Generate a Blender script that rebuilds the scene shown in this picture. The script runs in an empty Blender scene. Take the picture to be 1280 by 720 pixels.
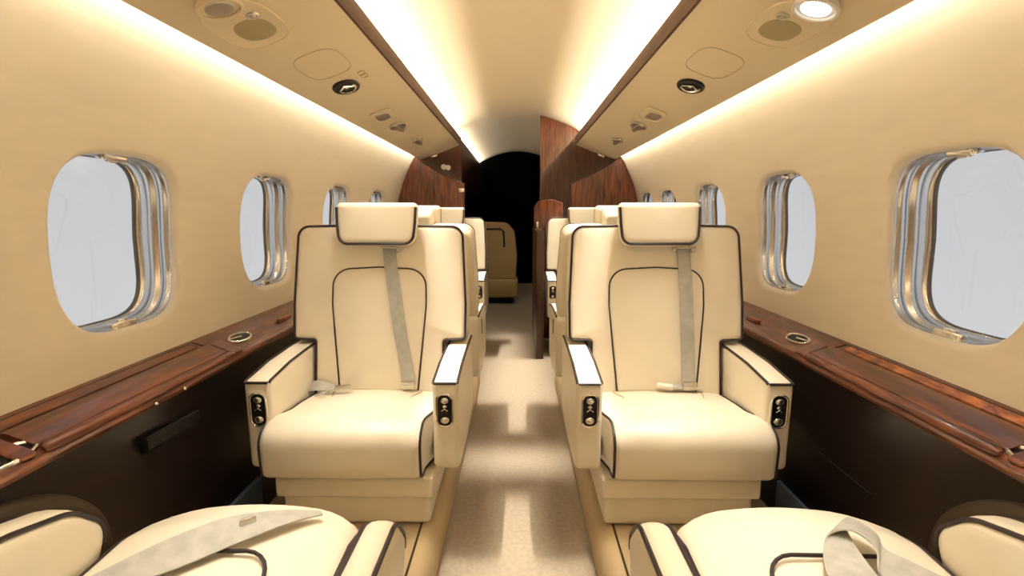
import bpy, bmesh, math, random
from mathutils import Vector, Matrix
from mathutils.geometry import delaunay_2d_cdt
random.seed(4)
PI = math.pi
SC = bpy.context.scene
COL = SC.collection

# ------------------------------------------------------------------ materials
def mat(name, base, rough=.5, metal=0., coat=0., spec=.5, sheen=0.):
    m = bpy.data.materials.new(name); m.use_nodes = True
    b = m.node_tree.nodes['Principled BSDF']
    b.inputs['Base Color'].default_value = (*base, 1)
    b.inputs['Roughness'].default_value = rough
    b.inputs['Metallic'].default_value = metal
    b.inputs['Coat Weight'].default_value = coat
    b.inputs['Coat Roughness'].default_value = .08
    b.inputs['Specular IOR Level'].default_value = spec
    b.inputs['Sheen Weight'].default_value = sheen
    return m, m.node_tree, b

def noise_bump(nt, b, scale, strength, dist=.002, detail=3):
    tc = nt.nodes.new('ShaderNodeTexCoord'); n = nt.nodes.new('ShaderNodeTexNoise')
    n.inputs['Scale'].default_value = scale; n.inputs['Detail'].default_value = detail
    nt.links.new(tc.outputs['Object'], n.inputs['Vector'])
    bp = nt.nodes.new('ShaderNodeBump'); bp.inputs['Strength'].default_value = strength
    bp.inputs['Distance'].default_value = dist
    nt.links.new(n.outputs['Fac'], bp.inputs['Height'])
    nt.links.new(bp.outputs['Normal'], b.inputs['Normal'])
    return tc, n

def vary(nt, b, scale, c0, c1, stretch=(1, 1, 1), detail=4, p0=.35, p1=.65, dist=0.):
    tc = nt.nodes.new('ShaderNodeTexCoord'); mp = nt.nodes.new('ShaderNodeMapping')
    mp.inputs['Scale'].default_value = stretch
    n = nt.nodes.new('ShaderNodeTexNoise'); n.inputs['Scale'].default_value = scale
    n.inputs['Detail'].default_value = detail; n.inputs['Distortion'].default_value = dist
    r = nt.nodes.new('ShaderNodeValToRGB')
    r.color_ramp.elements[0].position = p0; r.color_ramp.elements[0].color = (*c0, 1)
    r.color_ramp.elements[1].position = p1; r.color_ramp.elements[1].color = (*c1, 1)
    nt.links.new(tc.outputs['Object'], mp.inputs['Vector']); nt.links.new(mp.outputs['Vector'], n.inputs['Vector'])
    nt.links.new(n.outputs['Fac'], r.inputs['Fac']); nt.links.new(r.outputs['Color'], b.inputs['Base Color'])
    return r

M = {}
def simple(key, *a, bump=None, var=None, **k):
    m, nt, b = mat(key, *a, **k)
    if bump: noise_bump(nt, b, *bump)
    if var: vary(nt, b, *var)
    M[key] = m
simple('cream_leather', (.83, .75, .60), .36, spec=.45, bump=(420, .12, .001), var=(9, (.815, .735, .585), (.845, .765, .615)))
simple('tan_leather', (.50, .38, .215), .45, spec=.4, bump=(420, .12, .001))
simple('recess_tan', (.36, .29, .15), .6)
simple('piping', (.022, .014, .016), .42)
simple('belt_webbing', (.43, .42, .36), .7, bump=(900, .3, .001), var=(30, (.38, .37, .32), (.47, .46, .40)))
simple('wall_fabric', (.72, .635, .505), .75, spec=.25, bump=(260, .2, .001), var=(5, (.71, .625, .495), (.735, .65, .52), (1, 1, 6)))
simple('panel_beige', (.72, .60, .41), .6, spec=.3, bump=(500, .08, .001))
simple('ceiling_cream', (.80, .70, .54), .7, spec=.25)
simple('chrome', (.82, .80, .76), .12, metal=1)
simple('brushed_metal', (.62, .59, .53), .3, metal=1)
simple('window_metal', (.70, .69, .67), .24, metal=1)
simple('gasket', (.10, .085, .07), .3, spec=.6)
simple('black_plastic', (.008, .007, .006), .4, spec=.3)
simple('dark_panel', (.011, .007, .0055), .28, spec=.35, bump=(30, .05, .002))
simple('reflection_seam_brown', (.045, .030, .017), .5, spec=.3)
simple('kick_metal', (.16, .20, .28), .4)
simple('unlit_black', (.0015, .0012, .001), .9, spec=.05)  # near-black colour puts the darkness beyond the doorway into the walls
simple('far_leather', (.50, .36, .16), .5)
simple('white_plastic', (.8, .78, .72), .3)

def wood(key, c0, c1, c2, stretch, scale=7, coat=.7, rough=.3):
    m, nt, b = mat(key, c1, rough, coat=coat)
    r = vary(nt, b, scale, c0, c2, stretch, 7, .32, .72, 1.2)
    e = r.color_ramp.elements.new(.5); e.color = (*c1, 1)
    M[key] = m
wood('wood_long', (.040, .009, .004), (.125, .030, .011), (.23, .062, .020), (7, .8, 7), 5, coat=.5)
wood('wood_upright', (.045, .010, .004), (.13, .032, .012), (.26, .070, .022), (9, 9, .8), 5, coat=.5)
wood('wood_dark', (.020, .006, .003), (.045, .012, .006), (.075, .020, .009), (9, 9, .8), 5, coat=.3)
wood('wood_burl', (.10, .02, .006), (.33, .085, .02), (.62, .20, .04), (6, 3, 6), 6, coat=.8)
wood('wood_trim', (.05, .022, .010), (.08, .035, .015), (.11, .050, .022), (8, .7, 8), 6, coat=0, rough=.7)

def carpet():
    m, nt, b = mat('carpet', (.5, .4, .28), .95, spec=.1, sheen=.2)
    vary(nt, b, 60, (.285, .23, .165), (.335, .275, .20), (1, 1, 1), 3)
    noise = nt.nodes.new('ShaderNodeTexNoise'); noise.inputs['Scale'].default_value = 700
    bp = nt.nodes.new('ShaderNodeBump'); bp.inputs['Strength'].default_value = .2; bp.inputs['Distance'].default_value = .002
    nt.links.new(noise.outputs['Fac'], bp.inputs['Height']); nt.links.new(bp.outputs['Normal'], b.inputs['Normal'])
    M['carpet'] = m
carpet()

def glass():
    m = bpy.data.materials.new('window_glass'); m.use_nodes = True; nt = m.node_tree; nt.nodes.clear()
    o = nt.nodes.new('ShaderNodeOutputMaterial'); mx = nt.nodes.new('ShaderNodeMixShader')
    t = nt.nodes.new('ShaderNodeBsdfTransparent'); g = nt.nodes.new('ShaderNodeBsdfGlossy')
    g.inputs['Roughness'].default_value = .03
    mx.inputs['Fac'].default_value = .05
    nt.links.new(t.outputs[0], mx.inputs[1]); nt.links.new(g.outputs[0], mx.inputs[2]); nt.links.new(mx.outputs[0], o.inputs[0])
    M['glass'] = m
glass()
def emit(key, col, s):
    m = bpy.data.materials.new(key); m.use_nodes = True; nt = m.node_tree; nt.nodes.clear()
    o = nt.nodes.new('ShaderNodeOutputMaterial'); e = nt.nodes.new('ShaderNodeEmission')
    e.inputs['Color'].default_value = (*col, 1); e.inputs['Strength'].default_value = s
    nt.links.new(e.outputs[0], o.inputs[0]); M[key] = m
WARM = (1, .90, .73)
LAMP = (1, .925, .82)
emit('cove_light', WARM, 78)
emit('wall_light', WARM, 100)
emit('cove_light_dim', WARM, 45)
emit('lamp_disc', (1, .93, .88), 3)

# ------------------------------------------------------------------ helpers
def link(name, bm, m, parent=None, smooth=True, sharp=None):
    bmesh.ops.recalc_face_normals(bm, faces=bm.faces)
    me = bpy.data.meshes.new(name); bm.to_mesh(me); bm.free()
    for mm in (m if isinstance(m, (list, tuple)) else [m]): me.materials.append(M[mm])
    if smooth:
        for p in me.polygons: p.use_smooth = True
        me.set_sharp_from_angle(angle=math.radians(sharp if sharp else 40))
    o = bpy.data.objects.new(name, me); COL.objects.link(o)
    if parent: o.parent = parent
    return o
def thing(name, label, cat, loc=(0, 0, 0), rz=0, group=None):
    o = bpy.data.objects.new(name, None); COL.objects.link(o); o.empty_display_size = .05
    o.location = loc; o.rotation_euler = (0, 0, rz); o['label'] = label; o['category'] = cat
    if group: o['group'] = group
    return o
def tag(o, label, cat, group=None):
    o['label'] = label; o['category'] = cat
    if group: o['group'] = group
    return o
def struct(o, label, cat='structure'):
    o['kind'] = 'structure'; o['label'] = label; o['category'] = cat
    return o

def V(*a): return Vector(a)
def rpoly(pts, r, n=6):
    """corner-rounded polygon; pts list of (x,y) or (x,y,r)"""
    out = []; N = len(pts)
    for i, p in enumerate(pts):
        a = Vector(pts[i - 1][:2]); b = Vector(p[:2]); c = Vector(pts[(i + 1) % N][:2])
        rr = p[2] if len(p) > 2 else r
        u = (a - b); w = (c - b); lu, lw = u.length, w.length; u.normalize(); w.normalize()
        ang = u.angle(w)
        if rr <= 1e-6 or ang > PI - .02: out.append(b); continue
        t = min(rr / math.tan(ang / 2), lu * .48, lw * .48); rr = t * math.tan(ang / 2)
        cc = b + (u + w).normalized() * (rr / math.sin(ang / 2))
        s = b + u * t - cc; e = b + w * t - cc
        a0 = math.atan2(s.y, s.x); a1 = math.atan2(e.y, e.x); d = (a1 - a0 + PI) % (2 * PI) - PI
        for k in range(n + 1):
            q = a0 + d * k / n; out.append(cc + Vector((math.cos(q), math.sin(q))) * rr)
    return out
def dense(pts, step):
    out = []
    for i, p in enumerate(pts):
        q = pts[(i + 1) % len(pts)]; n = max(1, int((q - p).length / step))
        for k in range(n): out.append(p.lerp(q, k / n))
    return out
def area(p): return sum(p[i].x * p[(i + 1) % len(p)].y - p[(i + 1) % len(p)].x * p[i].y for i in range(len(p)))
def inset(p, d):
    s = 1 if area(p) > 0 else -1; out = []
    for i in range(len(p)):
        t = (p[(i + 1) % len(p)] - p[i - 1])
        if t.length < 1e-9: out.append(p[i]); continue
        t.normalize(); out.append(p[i] + Vector((-t.y, t.x)) * s * d)
    return out
def slab(bm, prof, d0, d1, r, f, n=5, dome0=0., dome1=0., mi=0, caps=True):
    """extrude prof from d0 to d1 with edges rounded by r; f(u,v,d) gives the point"""
    sg = 1 if d1 > d0 else -1; rings = []
    for k in range(n + 1):
        a = PI / 2 * k / n; rings.append((r * (1 - math.sin(a)), d0 + sg * r * (1 - math.cos(a))))
    for k in range(n + 1):
        a = PI / 2 * (1 - k / n); rings.append((r * (1 - math.sin(a)), d1 - sg * r * (1 - math.cos(a))))
    c = Vector(((min(q.x for q in prof) + max(q.x for q in prof)) / 2, (min(q.y for q in prof) + max(q.y for q in prof)) / 2))
    def ringv(i, d): return [bm.verts.new(f(q.x, q.y, d)) for q in inset(prof, i)]
    vs = [ringv(i, d) for i, d in rings]
    def capr(base_in, d, dome, direction):
        res = []; base = inset(prof, base_in)
        for s in (.93, .82, .66, .46, .26, .08):
            res.append([bm.verts.new(f(*(c + (q - c) * s), d + direction * dome * (1 - s * s) / 1.0)) for q in base])
        return res
    if caps:
        a = capr(rings[0][0], d0, dome0, -sg); b = capr(rings[-1][0], d1, dome1, sg)
        vs = a[::-1] + vs + b
    N = len(prof)
    for i in range(len(vs) - 1):
        for j in range(N):
            fc = bm.faces.new((vs[i][j], vs[i][(j + 1) % N], vs[i + 1][(j + 1) % N], vs[i + 1][j])); fc.material_index = mi
    if caps:
        for vv in (vs[0], vs[-1]):
            fc = bm.faces.new(vv); fc.material_index = mi
def edge_path(prof, d, r, sg, f, off=.0):
    """points of the 45 degree edge line of slab, near end d (sg: +1 when slab lies at larger d)"""
    return [f(q.x, q.y, d + sg * (r * .293 - off)) for q in inset(prof, r * .293 - off)]
def tube(bm, pts, r, closed=False, n=7, mi=0, flat=None):
    N = len(pts); rings = []; prev = None
    for i, p in enumerate(pts):
        a = pts[i - 1] if (i or closed) else p; b = pts[(i + 1) % N] if (i < N - 1 or closed) else p
        t = (b - a)
        if t.length < 1e-9: t = Vector((0, 0, 1))
        t.normalize()
        if prev is None:
            up = Vector((0, 0, 1)) if abs(t.z) < .9 else Vector((1, 0, 0)); prev = t.cross(up).normalized()
        u = prev - t * prev.dot(t)
        if u.length < 1e-6: u = t.orthogonal()
        u.normalize(); w = t.cross(u); prev = u
        rr = r[i] if isinstance(r, list) else r
        rings.append([bm.verts.new(p + (u * math.cos(2 * PI * k / n) + w * math.sin(2 * PI * k / n)) * rr) for k in range(n)])
    R = range(N if closed else N - 1)
    for i in R:
        for k in range(n):
            fc = bm.faces.new((rings[i][k], rings[i][(k + 1) % n], rings[(i + 1) % N][(k + 1) % n], rings[(i + 1) % N][k])); fc.material_index = mi
    if not closed:
        for q in (rings[0], rings[-1]):
            fc = bm.faces.new(q); fc.material_index = mi
def box(bm, x0, x1, y0, y1, z0, z1, bev=0., mi=0, seg=2):
    b2 = bmesh.new(); bmesh.ops.create_cube(b2, size=1)
    for v in b2.verts: v.co = Vector((x0 + (v.co.x + .5) * (x1 - x0), y0 + (v.co.y + .5) * (y1 - y0), z0 + (v.co.z + .5) * (z1 - z0)))
    if bev: bmesh.ops.bevel(b2, geom=list(b2.edges), offset=bev, segments=seg, profile=.5, affect='EDGES')
    merge(bm, b2, mi)
def merge(bm, b2, mi=None):
    mp = {v: bm.verts.new(v.co) for v in b2.verts}
    for fc in b2.faces:
        try: nf = bm.faces.new([mp[v] for v in fc.verts]); nf.material_index = fc.material_index if mi is None else mi
        except ValueError: pass
    b2.free()
def extrude_y(bm, pts, y0, y1, mi=0, caps=True, ny=1):
    rows = [[bm.verts.new((x, y0 + (y1 - y0) * k / ny, z)) for x, z in pts] for k in range(ny + 1)]
    N = len(pts)
    for a, b in zip(rows, rows[1:]):
        for i in range(N):
            fc = bm.faces.new((a[i], a[(i + 1) % N], b[(i + 1) % N], b[i])); fc.material_index = mi
    if caps:
        for q in (rows[0], rows[-1]):
            fc = bm.faces.new(q); fc.material_index = mi
def ribbon(bm, path, th=.0022, mi=0):
    """path: list of (centre, half-width vector)"""
    rows = []
    for i, (c, w) in enumerate(path):
        a = path[max(0, i - 1)][0]; b = path[min(len(path) - 1, i + 1)][0]
        n = (b - a).cross(w)
        n = n.normalized() * th if n.length > 1e-9 else Vector((0, 0, th))
        rows.append([bm.verts.new(c + w * s + n * t) for s, t in ((-1, .5), (-.5, .62), (0, .65), (.5, .62), (1, .5), (1, -.5), (0, -.5), (-1, -.5))])
    for r0, r1 in zip(rows, rows[1:]):
        for k in range(8):
            fc = bm.faces.new((r0[k], r0[(k + 1) % 8], r1[(k + 1) % 8], r1[k])); fc.material_index = mi
    bm.faces.new(rows[0]); bm.faces.new(rows[-1])
def smooth_path(keys, n=8):
    """Catmull-Rom on lists of (centre, halfwidth)"""
    out = []
    for i in range(len(keys) - 1):
        p = [keys[max(0, min(len(keys) - 1, i + j))] for j in (-1, 0, 1, 2)]
        for k in range(n):
            t = k / n
            def cr(a, b, c, d): return .5 * ((2 * b) + (c - a) * t + (2 * a - 5 * b + 4 * c - d) * t * t + (3 * b - 3 * c + d - a) * t ** 3)
            out.append((cr(*[q[0] for q in p]), cr(*[q[1] for q in p])))
    out.append(keys[-1]); return out
def basis(o, ex, ey, ez):
    m = Matrix((ex, ey, ez)).transposed().to_4x4(); m.translation = o; return m

# ------------------------------------------------------------------ shell
R, Z0 = 1.16, 1.0
YB, YP, YF = -2.6, 4.9, 8.2
def wallpt(side, y, s, depth=0.):
    a = s / R; rr = R + depth
    return Vector((side * rr * math.cos(a), y, Z0 + rr * math.sin(a)))
def super_outline(n=64, hw=.232, hh=.247, e=3.5):
    out = []
    for k in range(n):
        t = 2 * PI * k / n; c, s = math.cos(t), math.sin(t)
        out.append(Vector((math.copysign(abs(c) ** (2 / e), c) * hw, math.copysign(abs(s) ** (2 / e), s) * hh)))
    return out
SW = .058                                                     # arc height of the window centres
WIN = {-1: [.58, 1.50, 2.385, 3.30, 4.20], 1: [.47, 1.39, 2.26, 3.13, 3.98, 4.60]}
LIP = .024
def wall(side):
    bm = bmesh.new(); s0, s1 = -.36, .83
    verts = []; edges = []; faces = []
    def add(p): verts.append(Vector(p)); return len(verts) - 1
    ny, ns = 180, 26
    def inhole(y, s, m=.03):
        for wy in WIN[side]:
            if abs((y - wy) / (.232 + m)) ** 3 + abs((s - SW) / (.247 + m)) ** 3 < 1: return True
        return False
    for i in range(ny + 1):
        for j in range(ns + 1):
            y = YB + (YP + .05 - YB) * i / ny; s = s0 + (s1 - s0) * j / ns
            if not inhole(y, s, LIP + .012): add((y, s))
    holes = []
    for wy in WIN[side]:
        o = super_outline(hw=.232 + LIP, hh=.247 + LIP); idx = [add((p.x + wy, p.y + SW)) for p in o]
        for k in range(len(idx)): edges.append((idx[k], idx[(k + 1) % len(idx)]))
        holes.append((wy, idx))
    vs, es, fs, ov, oe, of = delaunay_2d_cdt(verts, edges, [], 0, 1e-6)
    bv = [bm.verts.new(wallpt(side, p.x, p.y)) for p in vs]
    for fc in fs:
        c = sum((vs[i] for i in fc), Vector((0, 0))) / len(fc)
        if not inhole(c.x, c.y, LIP - .0005): bm.faces.new([bv[i] for i in fc])
    for wy, idx in holes:
        prev = []
        for i in idx:
            j = next(k for k, o in enumerate(ov) if i in o); prev.append(bv[j])
        for k in range(1, 7):
            a = PI / 2 * k / 6; off = LIP * (1 - math.sin(a)); d = LIP * (1 - math.cos(a))
            o = super_outline(hw=.232 + off, hh=.247 + off)
            cur = [bm.verts.new(wallpt(side, p.x + wy, p.y + SW, d)) for p in o]
            for q in range(64): bm.faces.new((prev[q], prev[(q + 1) % 64], cur[(q + 1) % 64], cur[q]))
            prev = cur
    o = link('wall_left' if side < 0 else 'wall_right', bm, 'wall_fabric', sharp=60)
    struct(o, 'curved cream cabin side wall on the ' + ('left' if side < 0 else 'right'), 'wall')
    pass
wall(-1); wall(1)

ORD = {1: 'nearest', 2: 'second nearest', 3: 'third', 4: 'fourth', 5: 'fifth'}
wn = 0
for side in (-1, 1):
    for i, wy in enumerate(WIN[side]):
        wn += 1
        sn = 'left' if side < 0 else 'right'
        lab = 'rounded cabin window in the %s wall, %s' % (sn, 'beside the camera' if i == 0 else ORD[i] + ' one in view')
        t = thing('window_%d' % wn, lab, 'window', wallpt(side, wy, SW)); t['kind'] = 'structure'
        O = Vector(t.location)
        def P(y, s, d): return wallpt(side, y + wy, s + SW, d) - O
        bm = bmesh.new()
        prof = [(.0, .023), (.0, .030), (-.006, .034), (-.007, .048), (-.002, .052), (-.004, .064), (-.014, .068), (-.016, .084), (-.011, .088), (-.014, .104), (-.016, .113), (-.022, .116), (-.026, .120), (-.026, .128)]
        prev = None
        for off, d in prof:
            o = super_outline(hw=.232 + off, hh=.247 + off)
            if d > .1:   # inner edge of the shade cassette bows a little
                o = [Vector((p.x * (1 - .02 * math.cos(p.y / .247 * PI)), p.y)) for p in o]
            cur = [bm.verts.new(P(p.x, p.y, d)) for p in o]
            if prev:
                for q in range(64): bm.faces.new((prev[q], prev[(q + 1) % 64], cur[(q + 1) % 64], cur[q])).material_index = 1 if d > .117 else 0
            prev = cur
        link('window_frame', bm, ['window_metal', 'gasket'], t, sharp=75)
        bm = bmesh.new(); o = super_outline(hw=.208, hh=.223)
        a = [bm.verts.new(P(p.x, p.y, .121)) for p in o]; b = [bm.verts.new(P(p.x, p.y, .126)) for p in o]
        bm.faces.new(a)
        link('pane', bm, 'glass', t, smooth=False) if False else (bmesh.ops.delete(bm, geom=b, context='VERTS'), link('pane', bm, 'glass', t, smooth=False))
        for top in (0, 1):
            bm = bmesh.new(); pr = rpoly([(-.05, .030), (.05, .030), (.05, .064), (-.05, .064)], .016, 5)
            sv = .236 if top else -.236; sg = -1 if top else 1
            slab(bm, pr, sv - sg * .012, sv + sg * .007, .004, lambda u, v, d: P(u, d, v), n=2)
            pr = rpoly([(-.022, .038), (.022, .038), (.022, .056), (-.022, .056)], .008, 4)
            slab(bm, pr, sv, sv + sg * .014, .003, lambda u, v, d: P(u, d, v), n=2)
            link('latch', bm, 'chrome', t)

# floor, ceiling, ends
bm = bmesh.new(); box(bm, -1.14, 1.14, YB, YF, -.04, 0); struct(link('floor', bm, 'carpet', smooth=False), 'beige carpeted aisle floor', 'floor')
def ceil_profile():
    p = []
    for k in range(-26, 27):
        x = .78 * k / 26; p.append((x, 2.07 - .5 * x * x))
    a = [(.86, 1.779), (.90, 1.80), (.90, 1.86), (.6, 2.0), (0, 2.13)]
    return p + a + [(-x, z) for x, z in a[:4]][::-1]
bm = bmesh.new(); extrude_y(bm, ceil_profile(), YB, YF); struct(link('ceiling', bm, 'ceiling_cream', sharp=30), 'cream arched cabin ceiling lit along both edges', 'ceiling')
bm = bmesh.new(); box(bm, -1.25, 1.25, YB - .05, YB, 0, 2.12); struct(link('wall_back', bm, 'wall_fabric', smooth=False), 'cream end wall behind the camera', 'wall')
bm = bmesh.new(); box(bm, -1.25, 1.25, YF, YF + .05, 0, 2.12); struct(link('wall_front', bm, 'unlit_black', smooth=False), 'unlit far end of the cabin beyond the doorway, coloured black', 'wall')
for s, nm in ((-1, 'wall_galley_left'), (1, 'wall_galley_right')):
    bm = bmesh.new(); box(bm, s * 1.14, s * 1.19, YP + .1, YF, 0, 1.82); struct(link(nm, bm, 'unlit_black', smooth=False), 'dark side wall of the compartment beyond the wooden partition, ' + ('left' if s < 0 else 'right'), 'wall')

# lower dark panels, kick strips
for s, k in ((-1, 1), (1, 2)):
    sn = 'left' if s < 0 else 'right'
    bm = bmesh.new(); box(bm, s * .985, s * 1.14, YB, YP, 0, .640)
    tr = struct(link('trim_%d' % k, bm, 'dark_panel', smooth=False), 'dark brown lower side panel under the wooden ledge, ' + sn, 'wall panel')
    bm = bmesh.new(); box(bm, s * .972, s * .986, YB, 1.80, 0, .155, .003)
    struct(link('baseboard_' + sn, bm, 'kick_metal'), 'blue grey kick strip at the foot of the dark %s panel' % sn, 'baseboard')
    # dark arch modelled in place of the near armrest's reflection in the panel
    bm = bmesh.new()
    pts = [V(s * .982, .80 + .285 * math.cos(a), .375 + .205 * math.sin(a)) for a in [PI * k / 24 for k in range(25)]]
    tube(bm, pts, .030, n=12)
    link('arch_reflection', bm, 'reflection_seam_brown', tr)
    if s < 0:
        bm = bmesh.new()
        pr = rpoly([(1.25, .515), (1.47, .505), (1.47, .545), (1.25, .555)], .008, 3)
        slab(bm, pr, -.988, -.962, .006, lambda u, v, d: V(d, u, v + (.012 if d > -.97 else 0)), n=2)
        link('pull_handle', bm, 'black_plastic', tr)
    else:
        bm = bmesh.new(); tube(bm, [V(.984, 1.33, .37), V(.984, 1.62, .372)], .003)
        link('seam', bm, 'black_plastic', tr)

# ------------------------------------------------------------------ wooden side ledges
def ledge(s):
    sn = 'left' if s < 0 else 'right'
    t = thing('side_ledge', 'polished mahogany side ledge running under the %s hand windows' % sn, 'ledge', (s * 1.05, 1.5, .66))
    O = Vector(t.location)
    f = lambda x, y, z: V(s * x, y, z) - O
    def prof(pts, y0, y1, m, name, n=1, mi=0):
        bm = bmesh.new(); rows = []
        for y in (y0, y1): rows.append([bm.verts.new(f(x, y, z)) for x, z in pts])
        N = len(pts)
        for i in range(N): bm.faces.new((rows[0][i], rows[0][(i + 1) % N], rows[1][(i + 1) % N], rows[1][i]))
        bm.faces.new(rows[0]); bm.faces.new(rows[1])
        return link(name, bm, m, t, sharp=35)
    z = lambda x: .659 + (x - .985) * .3692
    base = [(1.128, z(1.128)), (.985, z(.985)), (.974, .652), (.969, .642), (.973, .632), (.985, .628), (1.128, .628)]
    prof(base, YB, YP, 'wood_long', 'ledge_top')
    # folding table lid with a raised back strip
    prof([(1.066, z(1.066) + .001), (1.066, z(1.066) + .007), (1.060, z(1.06) + .009), (1.0, z(1.0) + .009), (.996, z(.996) + .004), (.996, z(.996) + .001)], .99, 1.70, 'wood_long', 'table_lid')
    prof([(1.104, z(1.104)), (1.104, z(1.104) + .004), (1.078, z(1.078) + .004), (1.078, z(1.078))], 1.0, 1.66, 'wood_burl' if s > 0 else 'wood_long', 'inlay_strip')
    bm = bmesh.new()
    for x in (1.072, 1.110): tube(bm, [f(x, .985, z(x) + .0005), f(x, 1.69, z(x) + .0005)], .0022)
    tube(bm, [f(1.110, 1.69, z(1.11) + .001), f(1.0, 1.705, z(1.0) + .001)], .0022)
    tube(bm, [f(1.110, .985, z(1.11) + .001), f(1.0, .975, z(1.0) + .001)], .0022)
    link('groove', bm, 'piping', t)
    bm = bmesh.new(); tube(bm, [f(.982, .99, .662), f(.980, 1.0, .664), f(.980, 1.68, .664), f(.984, 1.715, .660)], [.007, .013, .013, .006], n=12)
    link('front_rail', bm, 'wood_long', t)
    for yy, w in ((1.735, .03), (.955, .02)):
        bm = bmesh.new(); pr = rpoly([(yy - w, .978), (yy + w, .974), (yy + w, 1.07), (yy - w, 1.06)], .012, 4)
        slab(bm, pr, 0, .010, .006, lambda u, v, d: f(v, u, z(v) + d), n=3)
        link('rail_end_block', bm, 'wood_long', t)
    for cy, cx, l in ((1.862, 1.040, .062), (.925, 1.010, .075)):
        bm = bmesh.new(); o = [V(cx + .024 * math.sin(a), cy + l * math.cos(a), 0) for a in [2 * PI * k / 32 for k in range(32)]]
        tube(bm, [f(p.x, p.y, z(p.x) + .003) for p in o], .005, True)
        ring = link('cup_holder', bm, 'chrome', t)
        bm = bmesh.new(); rows = []
        for sc, dz in ((1, .003), (.97, .0035), (.6, .0042)):
            rows.append([bm.verts.new(f(cx + (p.x - cx) * sc, cy + (p.y - cy) * sc, z(p.x) + dz)) for p in o])
        for a, b in zip(rows, rows[1:]):
            for q in range(32): bm.faces.new((a[q], a[(q + 1) % 32], b[(q + 1) % 32], b[q]))
        bm.faces.new(rows[-1]); link('well', bm, 'black_plastic', ring)
        bm = bmesh.new(); tube(bm, [f(cx + .012, cy - l * .8, z(cx) + .007), f(cx - .008, cy - l * .1, z(cx) + .008)], .0035)
        link('lid_tab', bm, 'chrome', ring)
    bm = bmesh.new(); box(bm, *sorted((s * 1.02 - O.x, s * 1.035 - O.x)), 2.14 - O.y, 2.26 - O.y, .675 - O.z, .692 - O.z, .003)
    link('reflection_bar', bm, 'wood_burl', t)  # orange bar standing in for strip reflections on the polished ledge
    for yy in (1.30, 1.42) if s < 0 else ():
        bm = bmesh.new(); bmesh.ops.create_uvsphere(bm, u_segments=12, v_segments=8, radius=.006, matrix=Matrix.Translation(f(.968, yy, .640)))
        link('stud', bm, 'chrome', t)
    return t
ledge(-1); ledge(1)

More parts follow.
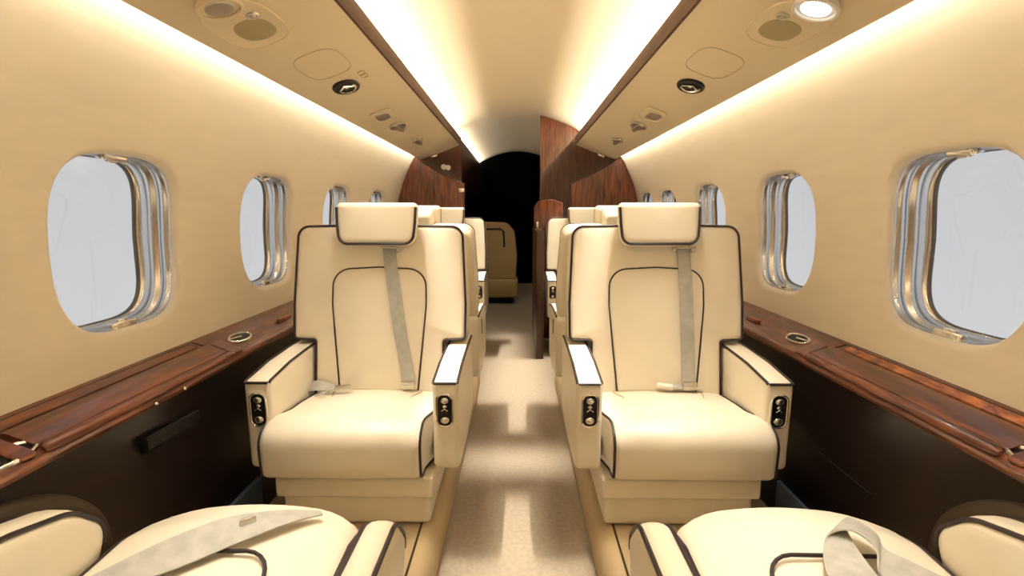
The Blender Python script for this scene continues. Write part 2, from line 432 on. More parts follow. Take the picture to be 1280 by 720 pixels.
# ------------------------------------------------------------------ overhead service panels with cove lights
XI, ZI, XO, ZO = .535, 1.764, .910, 1.628
def psu_pt(s, t, y, up=0.):
    x = XI + (XO - XI) * t; zz = ZI + (ZO - ZI) * t - .008 * math.sin(PI * t)
    n = V(s * (ZI - ZO), 0, (XO - XI)).normalized()
    return V(s * x, y, zz) + n * up
def psu(s):
    sn = 'left' if s < 0 else 'right'
    T = thing('overhead_console', 'beige overhead service panel along the %s side with wood inner edge' % sn, 'overhead console', (s * .72, 2, 1.7))
    O = Vector(T.location)
    bm = bmesh.new(); pts = []
    for k in range(13): p = psu_pt(s, k / 12, 0); pts.append((p.x - O.x, p.z - O.z))
    p = psu_pt(s, 1, 0, .03); q = psu_pt(s, 0, 0, .03)
    pts += [(p.x - O.x, p.z - O.z), (q.x - O.x, q.z - O.z)]
    extrude_y(bm, pts, YB - O.y, YP - O.y); link('panel_skin', bm, 'panel_beige', T, sharp=35)
    bm = bmesh.new(); x0, x1 = sorted((s * .529 - O.x, s * .541 - O.x)); box(bm, x0, x1, YB - O.y, YP - O.y, 1.762 - O.z, 1.829 - O.z, .002)
    link('wood_edge', bm, 'wood_trim', T)
    # light strips (hidden in the coves, shining on ceiling and wall)
    def strip(name, a, b, y0, y1, m):
        bm = bmesh.new(); v = [bm.verts.new(V(s * a[0], y0, a[1]) - O), bm.verts.new(V(s * b[0], y0, b[1]) - O), bm.verts.new(V(s * b[0], y1, b[1]) - O), bm.verts.new(V(s * a[0], y1, a[1]) - O)]
        bm.faces.new(v); link(name, bm, m, T, smooth=False)
    strip('ceiling_light_strip', (.600, 1.776), (.625, 1.772), YB + .05, YP - .03, 'cove_light')
    strip('wall_light_strip', (.9125, 1.634), (.9175, 1.656), YB + .05, YP - .03, 'wall_light')
    # fixtures
    def frame(t, y):
        o = psu_pt(s, t, y, 0); ex = (psu_pt(s, t + .02, y) - psu_pt(s, t - .02, y)).normalized(); ey = V(0, 1, 0)
        n = ex.cross(ey); n = n if n.z < 0 else -n
        return (lambda u, v, w: o - O + ex * u + ey * v + n * w)      # w: out of the panel, downwards
    def disc(bm, F, ru, rv, w0, w1, r, mi=0, cu=0, cv=0, e=2.):
        pr = [Vector((cu + math.copysign(abs(math.cos(a)) ** (2 / e), math.cos(a)) * ru, cv + math.copysign(abs(math.sin(a)) ** (2 / e), math.sin(a)) * rv)) for a in [2 * PI * k / 36 for k in range(36)]]
        slab(bm, pr, w0, w1, r, F, n=3, mi=mi)
    def ring(bm, F, ru, rv, w, r, mi=0, cu=0, cv=0, e=2., a0=0, a1=2 * PI):
        cl = abs(a1 - a0 - 2 * PI) < 1e-6; N = 40
        pts = []
        for k in range(N if cl else N + 1):
            a = a0 + (a1 - a0) * k / N
            pts.append(F(cu + math.copysign(abs(math.cos(a)) ** (2 / e), math.cos(a)) * ru, cv + math.copysign(abs(math.sin(a)) ** (2 / e), math.sin(a)) * rv, w))
        tube(bm, pts, r, cl, mi=mi)
    # reading light pod
    cy = 1.54 if s < 0 else 1.56
    F = frame(.62, cy); bm = bmesh.new()
    ring(bm, F, .086, .150, .002, .0028, e=3)
    disc(bm, F, .084, .148, -.004, .003, .002, e=3)
    pod = link('reading_light_pod', bm, 'panel_beige', T)
    bm = bmesh.new(); disc(bm, F, .052, .070, .0, .0042, .001, cu=-.005 * 1, cv=.035, e=2.4)
    link('recess', bm, 'recess_tan', pod)
    bm = bmesh.new(); FF = frame(.61, cy - .155)
    ring(bm, FF, .052, .052, .016, .006); disc(bm, FF, .052, .052, 0, .014, .005)
    link('lamp_bezel', bm, 'white_plastic' if s > 0 else 'panel_beige', pod)
    bm = bmesh.new(); disc(bm, FF, .036, .036, .012, .018, .003)
    link('lamp_lens', bm, 'lamp_disc' if s > 0 else 'brushed_metal', pod)
    bm = bmesh.new(); F2 = frame(.52, cy - .05); ring(bm, F2, .014, .014, .006, .004); disc(bm, F2, .008, .008, 0, .012, .003)
    link('swivel_knob', bm, 'brushed_metal', pod)
    # closed oval hatch
    F = frame(.50, 2.0); bm = bmesh.new()
    ring(bm, F, .085, .14, .0005, .0014, e=3.2); link('hatch_outline', bm, 'tan_leather', T)
    # air vent
    F = frame(.545, 2.30); bm = bmesh.new()
    ring(bm, F, .050, .080, .004, .007); disc(bm, F, .049, .079, 0, .004, .002)
    vent = link('air_vent', bm, 'black_plastic', T)
    bm = bmesh.new(); ring(bm, F, .037, .060, .009, .0048, a0=.3 if s < 0 else -.6, a1=3.6 if s < 0 else 3.0); disc(bm, F, .008, .012, .0, .012, .003)
    tube(bm, [F(-.032, .004, .010), F(.0, -.042, .012), F(.032, .004, .010)], .0048)
    link('vent_nozzle', bm, 'chrome', vent)
    if s < 0:
        F = frame(.30, 2.24); bm = bmesh.new()
        ring(bm, F, .014, .022, .001, .002, e=3, cv=-.020); ring(bm, F, .014, .018, .001, .002, e=3, cv=.024)
        link('call_button', bm, 'tan_leather', T)
    # sign light and controls
    F = frame(.56, 2.95); bm = bmesh.new(); disc(bm, F, .060, .115, -.002, .006, .003, e=5); ring(bm, F, .060, .115, .005, .003, e=5)
    sg = link('speaker_plate', bm, 'panel_beige', T)
    bm = bmesh.new(); disc(bm, F, .036, .075, .003, .010, .002, e=4, cu=.008); link('speaker_grille', bm, 'brushed_metal', sg)
    F = frame(.57, 3.30); bm = bmesh.new(); disc(bm, F, .050, .070, 0, .012, .004, e=3); disc(bm, F, .018, .11, .006, .026, .006, e=3); link('latch_handle', bm, 'brushed_metal', T)
    F = frame(.58, 3.97); bm = bmesh.new(); disc(bm, F, .018, .12, 0, .022, .005, e=3); disc(bm, F, .040, .035, 0, .010, .003); link('coat_hook', bm, 'brushed_metal', T)
    F = frame(.64, 4.86); bm = bmesh.new(); disc(bm, F, .035, .035, 0, .03, .01); link('end_knob', bm, 'chrome', T)
    # wood-clad continuation beyond the partition, left side only is seen
psu(-1); psu(1)

# ------------------------------------------------------------------ partition
def yslab(pts, y0, y1, m, name, r=.004, parent=None, O=Vector((0, 0, 0)), rr=.01):
    bm = bmesh.new(); pr = rpoly(pts, rr, 4) if rr else [Vector(p[:2]) for p in pts]
    if area(pr) < 0: pr.reverse()
    # flat caps (outline may be concave)
    rows = []
    for d, i in ((y0, r), (y0 + r, 0), (y1 - r, 0), (y1, r)): rows.append([bm.verts.new(V(q.x, d, q.y) - O) for q in inset(pr, i)])
    N = len(pr)
    for a, b in zip(rows, rows[1:]):
        for q in range(N): bm.faces.new((a[q], a[(q + 1) % N], b[(q + 1) % N], b[q]))
    bm.faces.new(rows[0]); bm.faces.new(rows[-1])
    return link(name, bm, m, parent, sharp=35)
def wing_top(s, n=10):
    # sloping, slightly hollow top edge from the wall inwards
    out = []
    for k in range(n + 1):
        t = k / n; x = .975 - (.975 - .50) * t; z = 1.66 - .26 * t - .025 * math.sin(PI * t)
        out.append((s * x, z, 0))
    return out
for s in (-1, 1):
    sn = 'left' if s < 0 else 'right'
    T = thing('wooden_partition', 'mahogany partition across the %s side behind the seats' % sn, 'partition', (s * .8, YP, 0))
    O = Vector(T.location)
    inner = .50 if s > 0 else .525
    top = wing_top(s)
    wallx = [(s * (wallpt(1, 0, q * R).x - .004), Z0 + R * math.sin(q), 0) for q in (.50, .35, .2, 0, -.15, -.3)]
    wing = top[::-1] + wallx + [(s * 1.10, 0, 0), (s * inner, 0, 0)]
    yslab(wing, YP, YP + .06, 'wood_upright', 'wing_panel', .006, T, O, 0)
    bm = bmesh.new(); tube(bm, [V(x, YP + .004, z) - O for x, z, _ in top], .007, n=8); link('edge_moulding', bm, 'wood_long', T)
    if s > 0:
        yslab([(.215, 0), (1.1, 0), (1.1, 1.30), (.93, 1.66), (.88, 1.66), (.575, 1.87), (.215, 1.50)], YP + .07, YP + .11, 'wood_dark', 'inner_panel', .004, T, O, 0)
        pts = [(.215, 0)] + [(.9, 0), (.9, 1.66)] + [(x, 2.066 - .5 * x * x) for x in (.75, .6, .5, .4, .3, .215)]
        yslab(pts, YP + .12, YP + .18, 'wood_upright', 'upper_panel', .004, T, O, 0)
    else:
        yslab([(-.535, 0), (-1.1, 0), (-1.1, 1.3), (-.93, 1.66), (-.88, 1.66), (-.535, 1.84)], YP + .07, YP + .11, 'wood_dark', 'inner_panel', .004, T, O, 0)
        # emblem-like pair of round mirrored buttons
        bm = bmesh.new()
        for dx, dz, r in ((-.02, 0, .026), (.022, -.006, .024)):
            pr = [Vector((-.80 + .0 + dx + r * math.cos(a), 1.585 + dz + r * math.sin(a))) for a in [2 * PI * k / 20 for k in range(20)]]
            slab(bm, pr, YP + .075, YP + .055, .004, lambda u, v, d: V(u + .12, d, v - .02) - O, n=2)
        link('switch_button', bm, 'white_plastic', T)
        bm = bmesh.new(); box(bm, -.555 - O.x, -.50 - O.x, YP - .02 - O.y, YP - O.y, 1.325 - O.z, 1.365 - O.z, .008); link('door_latch', bm, 'chrome', T)
# wood-clad bulkhead box beyond the left partition
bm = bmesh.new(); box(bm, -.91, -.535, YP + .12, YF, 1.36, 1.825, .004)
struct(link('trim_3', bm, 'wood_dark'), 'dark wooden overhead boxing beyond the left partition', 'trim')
bm = bmesh.new(); v = [bm.verts.new(c) for c in ((-.60, YP + .15, 1.829), (-.58, YP + .15, 1.829), (-.58, YF - .1, 1.829), (-.60, YF - .1, 1.829))]; bm.faces.new(v)
tag(link('light_strip', bm, 'cove_light_dim', smooth=False), 'thin light strip on top of the dark overhead locker', 'light')
# low sliding-door cabinet by the aisle, right
T = thing('aisle_cabinet', 'narrow dark mahogany cabinet at the right edge of the aisle', 'cabinet', (.2, 4.12, 0)); O = Vector(T.location)
bm = bmesh.new(); box(bm, .145 - O.x, .205 - O.x, 3.90 - O.y, YP + .06 - O.y, 0, 1.0, .004); link('cabinet_body', bm, 'wood_dark', T)
yslab([(.145, .0, 0), (.40, .0, 0), (.40, 1.22, .07), (.30, 1.255, .05), (.18, 1.24, .05), (.145, 1.19, .02)], 4.56, 4.60, 'wood_upright', 'front_panel', .004, T, O, 0)
bm = bmesh.new(); box(bm, .165 - O.x, .185 - O.x, 4.54 - O.y, 4.56 - O.y, .98, 1.06, .006); link('handle', bm, 'chrome', T)

# ------------------------------------------------------------------ seats
def make_seat(name, label, loc, rz, aisle, group, low=False, belt=None, slot=False, detail=True, recline=9.5, buckle=None, cx_off=0):
    """local: faces -y, y=0 is the foot of the backrest. aisle=+1/-1: local x side of the aisle"""
    T = thing(name, label, 'seat', loc, rz, group)
    L = 'cream_leather'
    th = math.radians(recline if not low else 78); pv = V(0, .0, .45)
    def rec(x, y, z):
        v = V(x, y, z) - pv
        return pv + V(v.x, v.y * math.cos(th) + v.z * math.sin(th), -v.y * math.sin(th) + v.z * math.cos(th))
    # pedestal and skirts
    bm = bmesh.new()
    box(bm, -.243, .243, -.315, .16, .122, .235, .018, seg=3); link('pedestal', bm, L, T)
    bm = bmesh.new(); box(bm, -.256, .256, -.338, .17, .228, .300, .012, seg=3); link('skirt', bm, L, T)
    # cushion
    W = .254
    if low:
        cp = rpoly([(.05, .30, .02), (.05, .44, .02), (-.10, .452, .1), (-.27, .458, .1), (-.375, .44, .055), (-.385, .30, .03)], .03, 8)
    else:
        cp = rpoly([(.05, .30, .02), (.05, .455, .02), (-.14, .478, .2), (-.30, .488, .10), (-.378, .45, .07), (-.368, .308, .02)], .03, 9)
    cp = dense(cp, .02)
    bm = bmesh.new()
    x0, x1 = (-W, W)
    f = lambda u, v, d: V(d, u, v)
    r = .028
    # crowned cushion: widthwise rows, puffed in the middle
    rings = []
    for k in range(7): a = PI / 2 * k / 6; rings.append((r * (1 - math.sin(a)), x0 + r * (1 - math.cos(a))))
    for k in range(1, 14): rings.append((0, x0 + r + (x1 - x0 - 2 * r) * k / 14))
    for k in range(7): a = PI / 2 * (1 - k / 6); rings.append((r * (1 - math.sin(a)), x1 - r * (1 - math.cos(a))))
    rows = []
    def flare(q, x):
        if low: return x
        t = min(1, max(0, (-q.x - .20) / .12)); t = t * t * (3 - 2 * t)
        return x + t * (-aisle * (.034 if x * aisle < 0 else .022))
    def crown(q, x):
        k = max(0, 1 - (x / W) ** 2); sm = lambda a: (lambda t: t * t * (3 - 2 * t))(min(1, max(0, a)))
        y = q.x - .022 * k * sm((-q.x - .12) / .2) * sm((q.y - .30) / .06)
        if low: y += .055 * max(0, (abs(x) / W - .45) / .55) ** 2.2 * sm((-q.x - .15) / .2)
        return Vector((y, q.y + (.014 if not low else .022) * k * sm((q.y - .36) / .08)))
    for i, x in rings: rows.append([bm.verts.new(f(*crown(q, x), flare(q, x))) for q in inset(cp, i)])
    N = len(cp)
    for a, b in zip(rows, rows[1:]):
        for j in range(N): bm.faces.new((a[j], a[(j + 1) % N], b[(j + 1) % N], b[j]))
    bm.faces.new(rows[0]); bm.faces.new(rows[-1])
    cu = link('seat_cushion', bm, L, T)
    for sd in (-1, 1):
        bm = bmesh.new(); xx = sd * (W - r * .293)
        path = [f(*crown(q, xx), flare(q, xx) + sd * .0015) for q in inset(cp, r * .293 - .0015)]
        path = [p for p in path if p.z > .31 and p.y < .03]
        # order is continuous along the outline; rotate so that it starts at the break
        br = max(range(len(path)), key=lambda i: (path[i] - path[i - 1]).length); path = path[br:] + path[:br]
        tube(bm, path, .0042); link('piping', bm, 'piping', cu)
    if low:
        bm = bmesh.new()
        cx = aisle * -.02 + cx_off; pts = []
        arc = [(-.162, .06), (-.162, -.06)] + [(-.162 + .07 * (1 - math.cos(a)), -.06 - .09 * math.sin(a)) for a in [PI / 2 * k / 6 for k in range(1, 7)]]
        arc = arc + [(-x, y) for x, y in arc[::-1]]
        def top(y, x): return .4635 + .0225 * max(0, 1 - (x / W) ** 2) + (.004 if y < -.12 else 0) - max(0, y + .06) * .12
        tube(bm, [V(cx + x * .95, y - .02, top(y - .02, cx + x)) for x, y in arc], .0042, n=6); link('seam_piping', bm, 'piping', cu)
    elif detail:
        for sd in (-1, 1):
            bm = bmesh.new(); tube(bm, [V(sd * .165, .0, .4685), V(sd * .163, -.03, .4735), V(sd * .150, -.075, .4805), V(sd * .142, -.105, .4835)], [.003, .0028, .0022, .001], n=6)
            link('crease', bm, 'tan_leather', cu)
    # armrests
    for sd in (-1, 1):
        xa, xb = (sd * .258, sd * .343)
        la = low and sd == aisle
        if la: xa, xb = (sd * .284, sd * .360)
        if la:
            pr = rpoly([(.14, .36, .02), (.14, .535, .02), (-.05, .534, .1), (-.22, .530, .08), (-.292, .45, .05), (-.255, .36, .03)], .03, 9)
        elif low:
            pr = rpoly([(.14, .40, .02), (.14, .625, .02), (-.04, .612, .15), (-.17, .578, .12), (-.250, .50, .07), (-.215, .42, .06), (-.10, .40, .05)], .03, 9)
        else:
            pr = rpoly([(.22, .34, .04), (.22, .644, .03), (.0, .643, .05), (-.16, .636, .12), (-.322, .615, .022), (-.316, .318, .02), (-.05, .30, .1)], .03, 7)
        pr = dense(pr, .03); rr = .018 if not low else .030
        fa = lambda u, v, d: V(d, u, v)
        bm = bmesh.new(); slab(bm, pr, xa, xb, rr, fa, n=4, dome0=.002, dome1=.002)
        A = link('armrest', bm, L, T)
        sgd = 1 if xb > xa else -1
        bm = bmesh.new()
        for d, sg in ((xa, sgd), (xb, -sgd)):
            path = edge_path(pr, d, rr, sg, fa, .0015)
            if low: path = [p for p in path if (p.z > (.40 if la else .46) and p.y < .10)]
            else: path = [p for p in path if p.z > .607 and p.y < .19]
            br = max(range(len(path)), key=lambda i: (path[i] - path[i - 1]).length); path = path[br:] + path[:br]
            tube(bm, path, .0046 if not low else .005)
        if not low:
            e = [V(x, -.3215, .611) for x in (xa + sgd * .006, (xa + xb) / 2, xb - sgd * .006)]; tube(bm, e, .0046)
        link('piping', bm, 'piping', A)
        if not low and detail:
            # control panel on the front face
            bm = bmesh.new(); cx = (xa + xb) / 2 - sgd * .002
            po = rpoly([(cx - .025, .468), (cx + .025, .468), (cx + .025, .576), (cx - .025, .576)], .020, 6)
            ff = lambda u, v, d: V(u, -.3185 + d + (v - .6) * -.02, v)
            slab(bm, po, .004, -.004, .003, ff, n=2, mi=0)
            tube(bm, [ff(q.x, q.y, -.004) for q in po], .0040, True, mi=1)
            for zz, r1, m1 in ((.554, .011, 1), (.534, .006, 1), (.488, .012, 1)):
                bmesh_s = bmesh.new(); bmesh.ops.create_uvsphere(bmesh_s, u_segments=12, v_segments=8, radius=r1, matrix=Matrix.Translation(ff(cx, zz, -.004)) @ Matrix.Diagonal((1.2, .5, 1, 1)))
                merge(bm, bmesh_s, m1)
            tube(bm, [ff(cx - .010, .520, -.006), ff(cx, .528, -.008), ff(cx + .010, .520, -.006)], .0022, mi=1)
            link('control_panel', bm, ['black_plastic', 'chrome'], A)
        if slot and sd == aisle:
            bm = bmesh.new(); po = rpoly([(.035, .52), (.052, .52), (.058, .60), (.041, .60)], .008, 4)
            slab(bm, po, xb - sgd * .004, xb + sgd * .004, .002, fa, n=2); link('recline_slot', bm, 'black_plastic', A)
    # backrest
    hw, hn = .333, .250
    bo = [(-hn, .44, .02), (hn, .44, .02), (hn, .660, .006), (hw, .664, .018), (hw + .002, .80, .2), (hw - .012, 1.106, .05), (.0, 1.112, .5), (-hw + .012, 1.106, .05), (-hw - .002, .80, .2), (-hw, .664, .018), (-hn, .660, .006)]
    pr = dense(rpoly(bo, .02, 7), .03)
    fb = lambda u, v, d: rec(u, d, v)
    rr = .022
    bm = bmesh.new(); slab(bm, pr, 0, .15, rr, fb, n=5, dome0=.006, dome1=.02)
    B = link('backrest', bm, L, T)
    bm = bmesh.new(); tube(bm, edge_path(pr, 0, rr, 1, fb, .002), .0046, True); link('piping', bm, 'piping', B)
    if detail or True:
        co = [(-.150, .47, .01), (.150, .47, .01), (.168, .66, .2), (.180, .80, .2), (.178, .934, .095), (0, .944, .3), (-.178, .934, .095), (-.180, .80, .2), (-.168, .66, .2)]
        cpn = dense(rpoly(co, .02, 8), .02)
        bm = bmesh.new(); slab(bm, cpn, .01, -.006, .010, fb, n=4, dome0=0, dome1=.012); link('centre_panel', bm, L, B)
        bm = bmesh.new(); pp = [fb(q.x, q.y, -.0035) for q in cpn if q.y > .472]
        br = max(range(len(pp)), key=lambda i: (pp[i] - pp[i - 1]).length); pp = pp[br:] + pp[:br]
        tube(bm, pp, .0032, n=6); link('centre_piping', bm, 'piping', B)
    # headrest
    hx = .155
    ho = [(-hx, 1.185, .02), (hx, 1.185, .02), (hx - .004, 1.10, .2), (hx - .012, 1.022, .05), (-hx + .012, 1.022, .05), (-hx + .004, 1.10, .2)]
    hp = dense(rpoly(ho, .03, 8), .02)
    if area(hp) < 0: hp.reverse()
    ox = 0
    bm = bmesh.new(); slab(bm, hp, -.008, -.066, .026, lambda u, v, d: fb(u + ox, v, d), n=7, dome0=.0, dome1=.0015)
    box2 = [(-.125, 1.06), (.125, 1.06), (.125, 1.175), (-.125, 1.175)]
    Hh = link('headrest', bm, L, T)
    bm = bmesh.new(); slab(bm, rpoly(box2, .02, 4), -.02, .13, .012, fb, n=3); link('headrest_mount', bm, L, Hh)
    if rz and detail:
        pass
    bm = bmesh.new()
    path = [p for p in edge_path(hp, -.066, .026, 1, lambda u, v, d: fb(u + ox, v, d), .002)]
    k = [q for q in inset(hp, .026 * .293 - .002)]
    path = [p for p, q in zip(path, k) if q.y < 1.165]
    br = max(range(len(path)), key=lambda i: (path[i] - path[i - 1]).length); path = path[br:] + path[:br]
    tube(bm, path, .0052); link('piping', bm, 'piping', Hh)
    if belt:
        (bx0, bx1) = belt; fbp = []
        wv = V(.025, 0, 0)
        ptsb = [(bx0, 1.035, -.004), (bx0 + (bx1 - bx0) * .1, .965, -.012), (bx0 + (bx1 - bx0) * .3, .86, -.022), (bx0 + (bx1 - bx0) * .6, .70, -.024), (bx0 + (bx1 - bx0) * .9, .56, -.020), (bx1, .500, -.024)]
        bm = bmesh.new(); ribbon(bm, smooth_path([(fb(*p[:2], p[2]), wv * (1 + .1 * (i == 5))) for i, p in enumerate(ptsb)]))
        S = link('shoulder_belt', bm, 'belt_webbing', T)
        bm = bmesh.new(); c = fb(bx1, .497, -.03)
        b2 = bmesh.new(); box(b2, -.026, .026, -.006, .006, -.016, .016, .004); 
        for v in b2.verts: v.co = v.co + c
        merge(bm, b2, 0); tube(bm, [c + V(-.016, -.008, 0), c + V(.016, -.008, 0)], .004)
        link('belt_clasp', bm, 'brushed_metal', S)
        # metal guide under the headrest
        bm = bmesh.new(); gx = bx0 + (.042 if bx0 < .08 else .038)
        for q in (-.036, .034) if bx0 > .08 else (.038,):
            c = fb(bx0 + q, 1.010, -.014); b2 = bmesh.new(); bmesh.ops.create_uvsphere(b2, u_segments=12, v_segments=8, radius=.011, matrix=Matrix.Translation(c)); merge(bm, b2)
        tube(bm, [fb(bx0 - .03, 1.020, -.014), fb(bx0 + .045, 1.018, -.016)], .004)
        link('belt_guide', bm, 'brushed_metal', S)
    if buckle:
        bx, by, sgn, ln = buckle; zt = .490
        bm = bmesh.new()
        keys = [(V(bx - sgn * .10, by + .03, zt - .002), V(.0, .020, .012)), (V(bx - sgn * .05, by + .018, zt + .010), V(.004, .018, .014)), (V(bx, by, zt + .008), V(.006, .020, .004)), (V(bx + sgn * .03, by - .012, zt + .006), V(.006, .018, -.004))]
        ribbon(bm, smooth_path(keys)); LB = link('lap_belt', bm, 'belt_webbing', T)
        bm = bmesh.new(); b2 = bmesh.new(); box(b2, -.030, .030, -.018, .018, -.007, .007, .005)
        b2.transform(Matrix.Translation(V(bx + sgn * .05, by - .006, zt + .010)) @ Matrix.Rotation(sgn * .35, 4, 'Z')); merge(bm, b2)
        link('buckle', bm, 'brushed_metal' if ln else 'cream_leather', LB)
        if ln:
            bm = bmesh.new(); ribbon(bm, smooth_path([(V(bx + sgn * .005, by - .01, zt + .004), V(.006, .004, 0)), (V(bx - sgn * .008, by - .05, zt + .004), V(.006, .002, 0)), (V(bx - sgn * .022, by - .085, zt + .004), V(.004, .001, 0))]))
            link('loose_strap', bm, 'belt_webbing', LB)
    return T

XA = .530
G = 'cream leather cabin seats'
make_seat('cabin_seat', 'cream leather seat facing the camera on the left of the aisle', (-XA, 1.875, 0), 0, 1, G, belt=(.035, .118), buckle=(-.17, -.045, 1, True))
make_seat('cabin_seat', 'cream leather seat facing the camera on the right of the aisle', (XA, 1.875, 0), 0, -1, G, belt=(.103, .118), buckle=(.075, -.015, -1, False))
make_seat('cabin_seat', 'cream seat back to back behind the left camera-facing seat', (-XA, 2.64, 0), PI, -1, G, slot=True, detail=True, recline=12)
make_seat('cabin_seat', 'cream seat back to back behind the right camera-facing seat', (XA, 2.64, 0), PI, 1, G, slot=True, detail=True, recline=12)
make_seat('cabin_seat', 'cream seat furthest along the left row, only armrest and edge showing', (-.60, 4.28, 0), 0, 1, G, detail=True)
make_seat('cabin_seat', 'cream seat furthest along the right row beside the dark aisle cabinet', (.575, 4.28, 0), 0, -1, G, detail=True)
make_seat('reclined_seat', 'cream seat at the bottom left corner with grey belt across its cushion', (-.60, .745, 0), PI, -1, G, low=True)
make_seat('reclined_seat', 'cream seat at the bottom right corner with crumpled grey belt on it', (.60, .745, 0), PI, 1, G, low=True)

# belts lying on the near cushions
def cz(x, y): return .470 + .022 * max(0, 1 - ((abs(x) - .60) / .254) ** 2)
bm = bmesh.new()
keys = [(V(-.86, .66, .480), V(-.02, .030, .0)), (V(-.735, .825, .492), V(-.022, .029, .004)), (V(-.655, .895, .501), V(-.026, .029, .010)),
        (V(-.580, .955, .506), V(-.024, .027, .010)), (V(-.50, 1.010, .500), V(-.014, .018, .004)), (V(-.435, 1.048, .486), V(-.005, .007, .0))]
ribbon(bm, smooth_path(keys, 10), .003)
o = link('seat_belt', bm, 'belt_webbing'); tag(o, 'wide grey seat belt laid diagonally over the bottom left cushion', 'seat belt')
bm = bmesh.new(); b2 = bmesh.new(); box(b2, -.016, .016, -.004, .004, -.008, .008, .003); b2.transform(Matrix.Translation(V(-.560, .975, .513)) @ Matrix.Rotation(.7, 4, 'Z')); merge(bm, b2)
link('belt_stitch_tab', bm, 'brushed_metal', o)
bm = bmesh.new()
keys = [(V(.60, .80, .497), V(.045, .0, .002)), (V(.612, .88, .500), V(.042, .014, .004)), (V(.630, .935, .508), V(.036, .022, .004)), (V(.652, .965, .517), V(.032, .026, .0)),
        (V(.680, .955, .524), V(.026, .028, -.008)), (V(.695, .915, .518), V(.022, .030, -.006)), (V(.680, .875, .506), V(.026, .032, .002)), (V(.705, .845, .500), V(.030, .034, .002)), (V(.77, .785, .492), V(.026, .034, .0)), (V(.85, .70, .480), V(.026, .034, .0))]
ribbon(bm, smooth_path(keys, 10), .003)
o = link('seat_belt', bm, 'belt_webbing'); tag(o, 'crumpled folded grey seat belt on the bottom right cushion', 'seat belt')

# seat plinths
for s in (-1, 1):
    for y0, y1, w in ((-.3, 3.35, 0), (3.66, 4.5, 1)):
        bm = bmesh.new(); dx = .055 if w else 0
        pts = [(.256 + dx, 0), (.258 + dx, .055), (.272 + dx, .098), (.300 + dx, .118), (.82, .121), (.82, 0)]
        extrude_y(bm, [(s * x, z) for x, z in pts], y0, y1)
        sn = 'left' if s < 0 else 'right'
        o = link('seat_plinth', bm, 'tan_leather', sharp=50)
        tag(o, ('low tan plinth under the furthest seat on the %s' if w else 'long low tan plinth carrying the %s row of seats') % sn, 'plinth')
        bm = bmesh.new(); tube(bm, [V(s * (.318 + dx), y0 + .02, .120), V(s * (.318 + dx), y1 - .02, .120)], .0035); link('seam', bm, 'reflection_seam_brown', o)

# seat in the compartment beyond the doorway
T = thing('far_seat', 'dim tan seat seen through the dark doorway at the end of the aisle', 'seat', (-.25, 6.4, 0)); O = Vector(T.location)
bm = bmesh.new(); pr = dense(rpoly([(-.27, .30, .02), (.23, .30, .02), (.245, .60, .3), (.215, .90, .12), (.12, 1.01, .12), (-.27, 1.02, .03)], .03, 8), .04)
slab(bm, pr, -.06, .12, .03, lambda u, v, d: V(u, d + (v - .3) * .10, v), n=4, dome0=.01); FB = link('backrest', bm, 'far_leather', T)
bm = bmesh.new(); tube(bm, [V(-.25, -.005, .93), V(.04, -.005, .93), V(.075, -.01, .90), V(.085, -.02, .72), V(.065, -.02, .68)], [.012, .012, .012, .014, .004]); link('piping', bm, 'piping', FB)
bm = bmesh.new(); pr = dense(rpoly([(-.27, .08, .02), (.25, .08, .04), (.255, .31, .04), (-.27, .31, .03)], .03, 6), .05)
slab(bm, pr, -.10, .30, .03, lambda u, v, d: V(u, d, v), n=4, dome0=.01); link('seat_cushion', bm, 'far_leather', T)
bm = bmesh.new(); box(bm, -.24, .2, -.03, .25, 0, .085, .005); link('pedestal', bm, 'black_plastic', T)

# ------------------------------------------------------------------ lights: one lit reading lamp, the other lamps are unseen additions
def spot(x, y, z, tx, ty, tz, power, size=70, rad=.02, blend=.5):
    l = bpy.data.lights.new('spot_lamp_light', 'SPOT'); l.energy = power; l.spot_size = math.radians(size); l.spot_blend = blend
    l.shadow_soft_size = rad; l.color = LAMP
    o = bpy.data.objects.new('spot_lamp_light', l); COL.objects.link(o); o.location = (x, y, z)
    o.rotation_euler = (V(tx, ty, tz) - V(x, y, z)).to_track_quat('-Z', 'Y').to_euler()
spot(.05, 5.7, 2.0, -.05, 5.6, 0, 9, 80)               # unseen lamp added to brighten floor and seat in the compartment beyond
spot(.70, 1.47, 1.66, .60, 1.2, .45, 4, 75)          # the one lit reading lamp
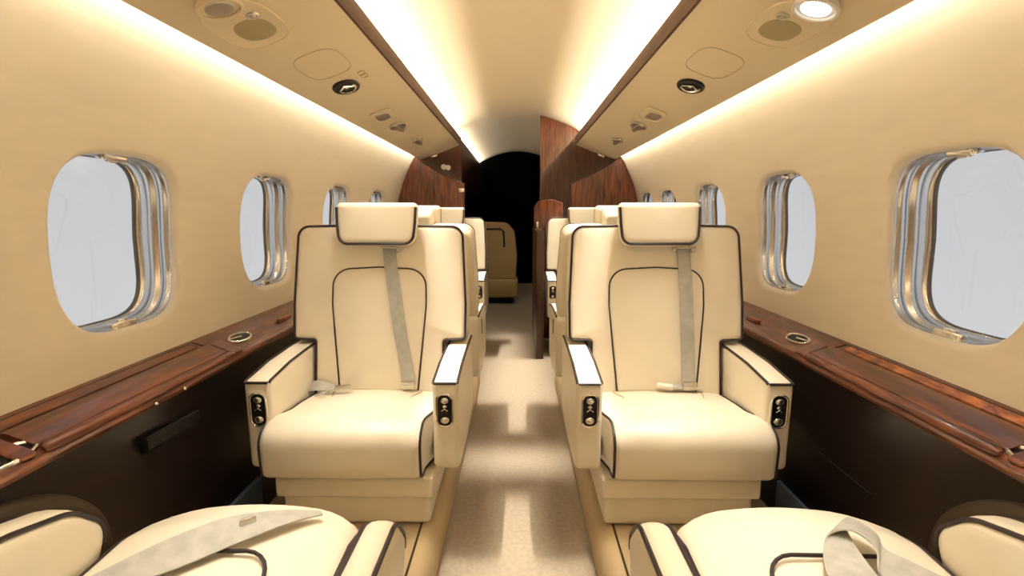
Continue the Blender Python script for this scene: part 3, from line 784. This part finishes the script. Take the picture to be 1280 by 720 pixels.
# unseen area lights without fittings, added to brighten seats and shape aisle floor shadows
for s_ in (-1, 1):
    for nm, en, spr, tilt in (('unseen_edge_fill', 12, 56, 0), ('unseen_aisle_fill', 3.1, 14, 10.6)):
        l = bpy.data.lights.new(nm, 'AREA'); l.shape = 'RECTANGLE'; l.size = .02; ya, yb = (YB + .2, YP - .1) if tilt == 0 else (1.38, 4.7); l.size_y = yb - ya; l.energy = en
        l.spread = math.radians(spr); l.color = LAMP
        o = bpy.data.objects.new(nm, l); COL.objects.link(o); o.location = (s_ * .520, (ya + yb) / 2, 1.758) if tilt == 0 else (s_ * .472, (ya + yb) / 2, 1.955)
        o.rotation_euler = (0, s_ * math.radians(tilt), 0)

# ------------------------------------------------------------------ world, camera
w = bpy.data.worlds.new('World'); SC.world = w; w.use_nodes = True; nt = w.node_tree
bg = nt.nodes['Background']; tc = nt.nodes.new('ShaderNodeTexCoord'); sp = nt.nodes.new('ShaderNodeSeparateXYZ'); r = nt.nodes.new('ShaderNodeValToRGB')
mr = nt.nodes.new('ShaderNodeMapRange'); mr.inputs['From Min'].default_value = -.5; mr.inputs['From Max'].default_value = .3
r.color_ramp.elements[0].color = (.73, .74, .755, 1); r.color_ramp.elements[1].color = (.575, .58, .595, 1)
nt.links.new(tc.outputs['Generated'], sp.inputs[0]); nt.links.new(sp.outputs['Z'], mr.inputs['Value']); nt.links.new(mr.outputs[0], r.inputs[0]); nt.links.new(r.outputs[0], bg.inputs[0])
bg.inputs['Strength'].default_value = .68

cam = bpy.data.cameras.new('Camera'); co = bpy.data.objects.new('Camera', cam); COL.objects.link(co)
cam.sensor_width = 36; cam.lens = 36 * 640 / 1280; cam.clip_start = .02
pitch = math.atan(96 / 640); yaw = math.atan(7 / math.hypot(640, 96))
co.location = (0, 0, 1.15); co.rotation_euler = (PI / 2 - pitch, 0, yaw)
SC.camera = co
SC.view_settings.view_transform = 'Standard'; SC.view_settings.look = 'None'
SC.view_settings.exposure = .5; SC.view_settings.gamma = 1; SC.view_settings.use_curve_mapping = False
